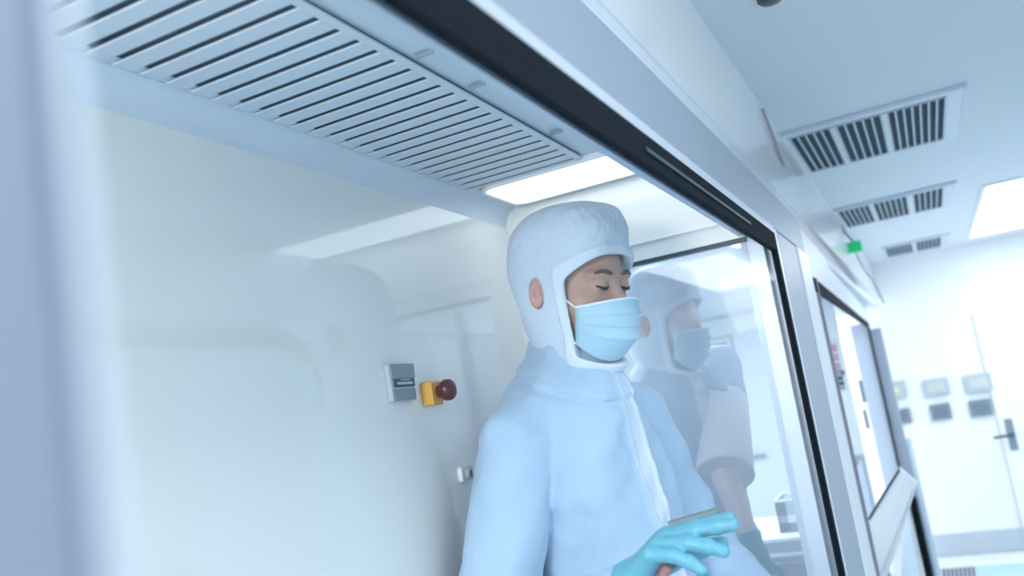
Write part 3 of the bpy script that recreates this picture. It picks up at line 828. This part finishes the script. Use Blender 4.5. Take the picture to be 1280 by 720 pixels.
    md = mk.modifiers.new('t', 'SOLIDIFY'); md.thickness = .0018; md.offset = 0
    mb = MB(); mb.tube([Mh @ Vector(mpt(-1 + 2 * i / 24, 0)) for i in range(25)], .0022, 6)
    mb.build('mask_binding', M['maskw'], mk, smooth=True)
    for s in (1, -1):
        e0 = Vector(mpt(s, .02)); e1 = Vector((s * .077, .0, .006)); e2 = Vector((s * .074, -.022, -.02)); e4 = Vector(mpt(s, .98)); e3 = Vector((s * .072, -.015, -.05))
        ts = [Mh @ p for p in (e0, e0.lerp(e1, .5) + Vector((s * .009, 0, .002)), e1, e2, e3, e3.lerp(e4, .5) + Vector((s * .004, 0, 0)), e4)]
        MB().tube(ts, .0016, 6).build('ear_loop', M['maskw'], mk, smooth=True)
    # brows, lashes, eyes
    if style.get('face'):
        for s in (1, -1):
            # eyebrow hugging surface
            vs_ = []; mbb = MB(); pts = []
            for i in range(9):
                t = i / 8; x = s * (.014 + .038 * t); z = .0245 + .006 * math.sin(t * 2.6) - .003 * t
                y0 = .12
                y = y0
                while y > .03 and float(headf(np.array([list(Mh @ Vector((x, y, z)))], dtype=f32))[0]) > .0006: y -= .0008
                pts.append(Mh @ Vector((x, y, z)))
            mbb.tube(pts, .003, 6, radii=[.0024, .0038, .0044, .0044, .0040, .0036, .0030, .0024, .0014])
            mbb.build('eyebrow', M['brow'], root, smooth=True)
            pts = []
            for i in range(9):
                t = i / 8; x = s * (.0175 + .028 * t); z = .0030 - .0042 * math.sin(t * math.pi) + .001 * t
                y = .12
                while y > .03 and float(headf(np.array([list(Mh @ Vector((x, y, z)))], dtype=f32))[0]) > .0004: y -= .0008
                pts.append(Mh @ Vector((x, y, z)))
            MB().tube(pts, .0016, 6, radii=[.0012, .0020, .0026, .0030, .0031, .0030, .0027, .0022, .0012]).build('eyelashes', M['lash'], root, smooth=True)
            pts2 = [p + (Mh.to_3x3() @ Vector((0, -.0018, .0095))) for p in pts[1:8]]
            e = MB().tube(pts2, .0008, 5).build('eyelid_crease', M['brow'], root, smooth=True)
    # gloves
    for sd in ('r', 'l'):
        S_, E_, W_, hg = arms[sd]
        gd = (E_ - W_).normalized()
        def gf(p):
            d = hand_sdf(p, hg, .0016)
            cuff = cap(p, W_, W_ + gd * .05, .031, .036)
            d = smin(d, cuff, .018)
            d = smax(d, (p - V3(*W_)) @ V3(*gd) - .052, .003)
            return d + .0005 * wav(p, 180, 0)
        c = W_ + hg['d'] * .08
        o = sdf_obj('glove', gf, [c[i] - .17 for i in range(3)], [c[i] + .17 for i in range(3)], .0024, M['glove'], root, relax=1)
    # boots
    for s in (1, -1):
        def bf(p):
            d = chain(p, [(s * .10, -.045, .045), (s * .103, .15, .034)], [.048, .040], .02)
            d = smin(d, cap(p, (s * .10, -.02, .05), (s * .10, -.01, .24), .055, .066), .03)
            d = smax(d, -p[..., 2] + .001, .004); return smax(d, p[..., 2] - .24, .004)
        sdf_obj('boot', bf, (s * .10 - .10, -.13, -.02), (s * .10 + .10, .22, .27), .006, M['boot'], root)
    return root, arms, Mh

RZ = math.atan2(-.916, -.396)
W0 = Vector((-.598, 1.514, H - 1.38))
def tolocal(p, W=W0, rz=RZ):
    return Matrix.Rotation(-rz, 3, 'Z') @ (Vector(p) - W)
def DP(x, y, d): # photo pixel at camera depth
    v = np.array(Rn).T @ np.array([(x - 640) / F_, (y - 360) / F_, 1.0]) * d
    return Vector((v[0], v[1], v[2] + H))
wr = tolocal(DP(786, 732, 1.225)); tipdir = tolocal(DP(838, 664, 1.185)) - wr
pn = tolocal(DP(786, 732, 1.225) + (DP(846, 765, 1.18) - DP(786, 732, 1.21)))- wr
pose1 = dict(head=(-.002, .058, 1.598), pitch=math.radians(-13), yaw=math.radians(5), neck=1.455, hip=.90, feet=None, shoulder=0, zipy=.088,
    r=((.142, -.005, 1.336), (.252, -.02, 1.015), tuple(wr)), l=((-.155, 0, 1.352), (-.222, .03, 1.10), (-.16, .24, 1.0)),
    hand_r=(tuple(tipdir), tuple(pn), (.03, .06, .22, .34, .9), 1.0, True, .52), hand_l=((.5, .8, .05), (.4, -.1, -.9), (.3, .35, .4, .5, .6)),
    lo=(-.36, -.24, -.01), hi=(.38, .50, 1.80))
w_, arms1, Mh1 = person('cleanroom_worker', W0, RZ, 'person in pale blue hooded coverall and blue mask behind the large glass pane, looking down', pose1,
    dict(skin='skin', face=True, zip=True, hb=.0040, hc=.0055, hh=.0026))

# second person beyond the end glass
RZ2 = math.radians(-130)
W2 = Vector((-.655, 2.36, H - 1.38))
def tl2(p): return tolocal(p, W2, RZ2)
sh2 = tl2(DP(872, 462, 2.30)); el2 = tl2(DP(906, 590, 2.22)); wr2 = tl2(DP(941, 694, 2.14)); tp2 = tl2(DP(954, 760, 2.10))
# facing: local +x (person's right) or -x lies to picture right, chosen from geometry
side = 'r' if sh2.x > 0 else 'l'; oth = 'l' if side == 'r' else 'r'; sx = 1 if side == 'r' else -1
sh2 = Vector((.168 * sx, 0, sh2.z)); 
pose2 = dict(head=(0, .045, 1.578), pitch=math.radians(-10), yaw=math.radians(32), neck=1.44, hip=.88, feet=None, shoulder=0, zipy=.08,
    lo=(-.45, -.42, -.01), hi=(.45, .48, 1.78))
pose2[side] = (tuple(sh2), tuple(el2), tuple(wr2)); pose2[oth] = ((-.165 * sx, 0, 1.37), (-.23 * sx, .02, 1.08), (-.20 * sx, .2, .98))
pose2['hand_' + side] = (tuple(tp2 - wr2), (.2, .3, -.3), (.25, .3, .35, .4, .5)); pose2['hand_' + oth] = ((.0, .9, -.1), (0, 0, -1), (.3, .3, .4, .4, .5))
w2_, arms2, Mh2 = person('assistant', W2, RZ2, 'person with white short sleeve and bare forearm, half hidden beyond the end glass', pose2,
    dict(skin='skin_p', hb=.006, hc=.007, hh=.004, short=side))

# sample vial in the hand, and a tube added for the fingers' grey tone
g1 = arms1['r'][3]
f1 = g1['fingers'][0]
loc2w = Matrix.Translation(W0) @ Matrix.Rotation(RZ, 4, 'Z')
off = -g1['n'] * .0135 + g1['s'] * .004
fd = (f1[4] - f1[1]).normalized()
ta = loc2w @ (f1[1] + off * 1.0 + fd * .012); tb = loc2w @ (f1[4] + off * 1.0 - fd * .004)
va_ = g1['w'] + g1['d'] * .060 + g1['n'] * .024
o = MB().tube([ta, tb], .0060, 14).build('grey_tone_tube', M['tube'], None, smooth=True, origin=tuple(ta)); 
tag(o, 'short dark grey tube held along the fingers of the worker\'s cyan glove', 'tube')
vb = loc2w @ (va_ + g1['d'] * .02); va = loc2w @ (va_ - g1['d'] * .025)
vt_ = tag(empty('sample_vial', va), 'small pinkish sample vial under the worker\'s gloved palm', 'vial')
ax_ = (vb - va)
MB().lathe([(.002, 0), (.0075, .001), (.009, .004), (.009, ax_.length * .72), (.006, ax_.length * .76)], (0, 0, 0), ax_.normalized(), 18).build('vial_body', M['vialred'], vt_, smooth=True)
MB().lathe([(.0095, ax_.length * .76), (.010, ax_.length * .77), (.010, ax_.length * .98), (.009, ax_.length)], (0, 0, 0), ax_.normalized(), 18).build('vial_cap', M['dark'], vt_, smooth=True)

# ------------------------------------------------------------------ light
def area(name, loc, rot, sx, sy, e, col=(.95, .98, 1)):
    l = bpy.data.lights.new(name, 'AREA'); l.shape = 'RECTANGLE'; l.size = sx; l.size_y = sy; l.energy = e; l.color = col
    o = bpy.data.objects.new(name, l); COL.objects.link(o); o.location = loc; o.rotation_euler = rot; return o
area('corridor_fill_near', (.70, .9, H + .78), (math.radians(12), 0, 0), .9, 1.8, 27)  # added fill out of view, brightens the bulkhead and the worker
area('corridor_light_far', (.70, 6.2, H + .77), (0, 0, 0), .5, 2.0, 17)
area('cabin_fill', (-.60, -.35, H + ZC - .03), (math.radians(42), 0, 0), .4, .6, 21, (1, .97, .92))  # added fill out of view, lifts the back wall and the worker's near side
area('room_fill', (-1.2, 3.3, H + .40), (0, 0, 0), 1.2, 2.0, 32)  # added fill, no fitting here; brightens the second person and the room
wd = bpy.data.worlds.new('world'); C.world = wd; wd.use_nodes = True
bg = wd.node_tree.nodes['Background']; bg.inputs[0].default_value = (.89, .935, 1, 1); bg.inputs[1].default_value = 1.25
C.view_settings.view_transform = 'Standard'; C.view_settings.look = 'None'; C.view_settings.exposure = 0.38; C.view_settings.gamma = 1
C.view_settings.use_curve_mapping = False
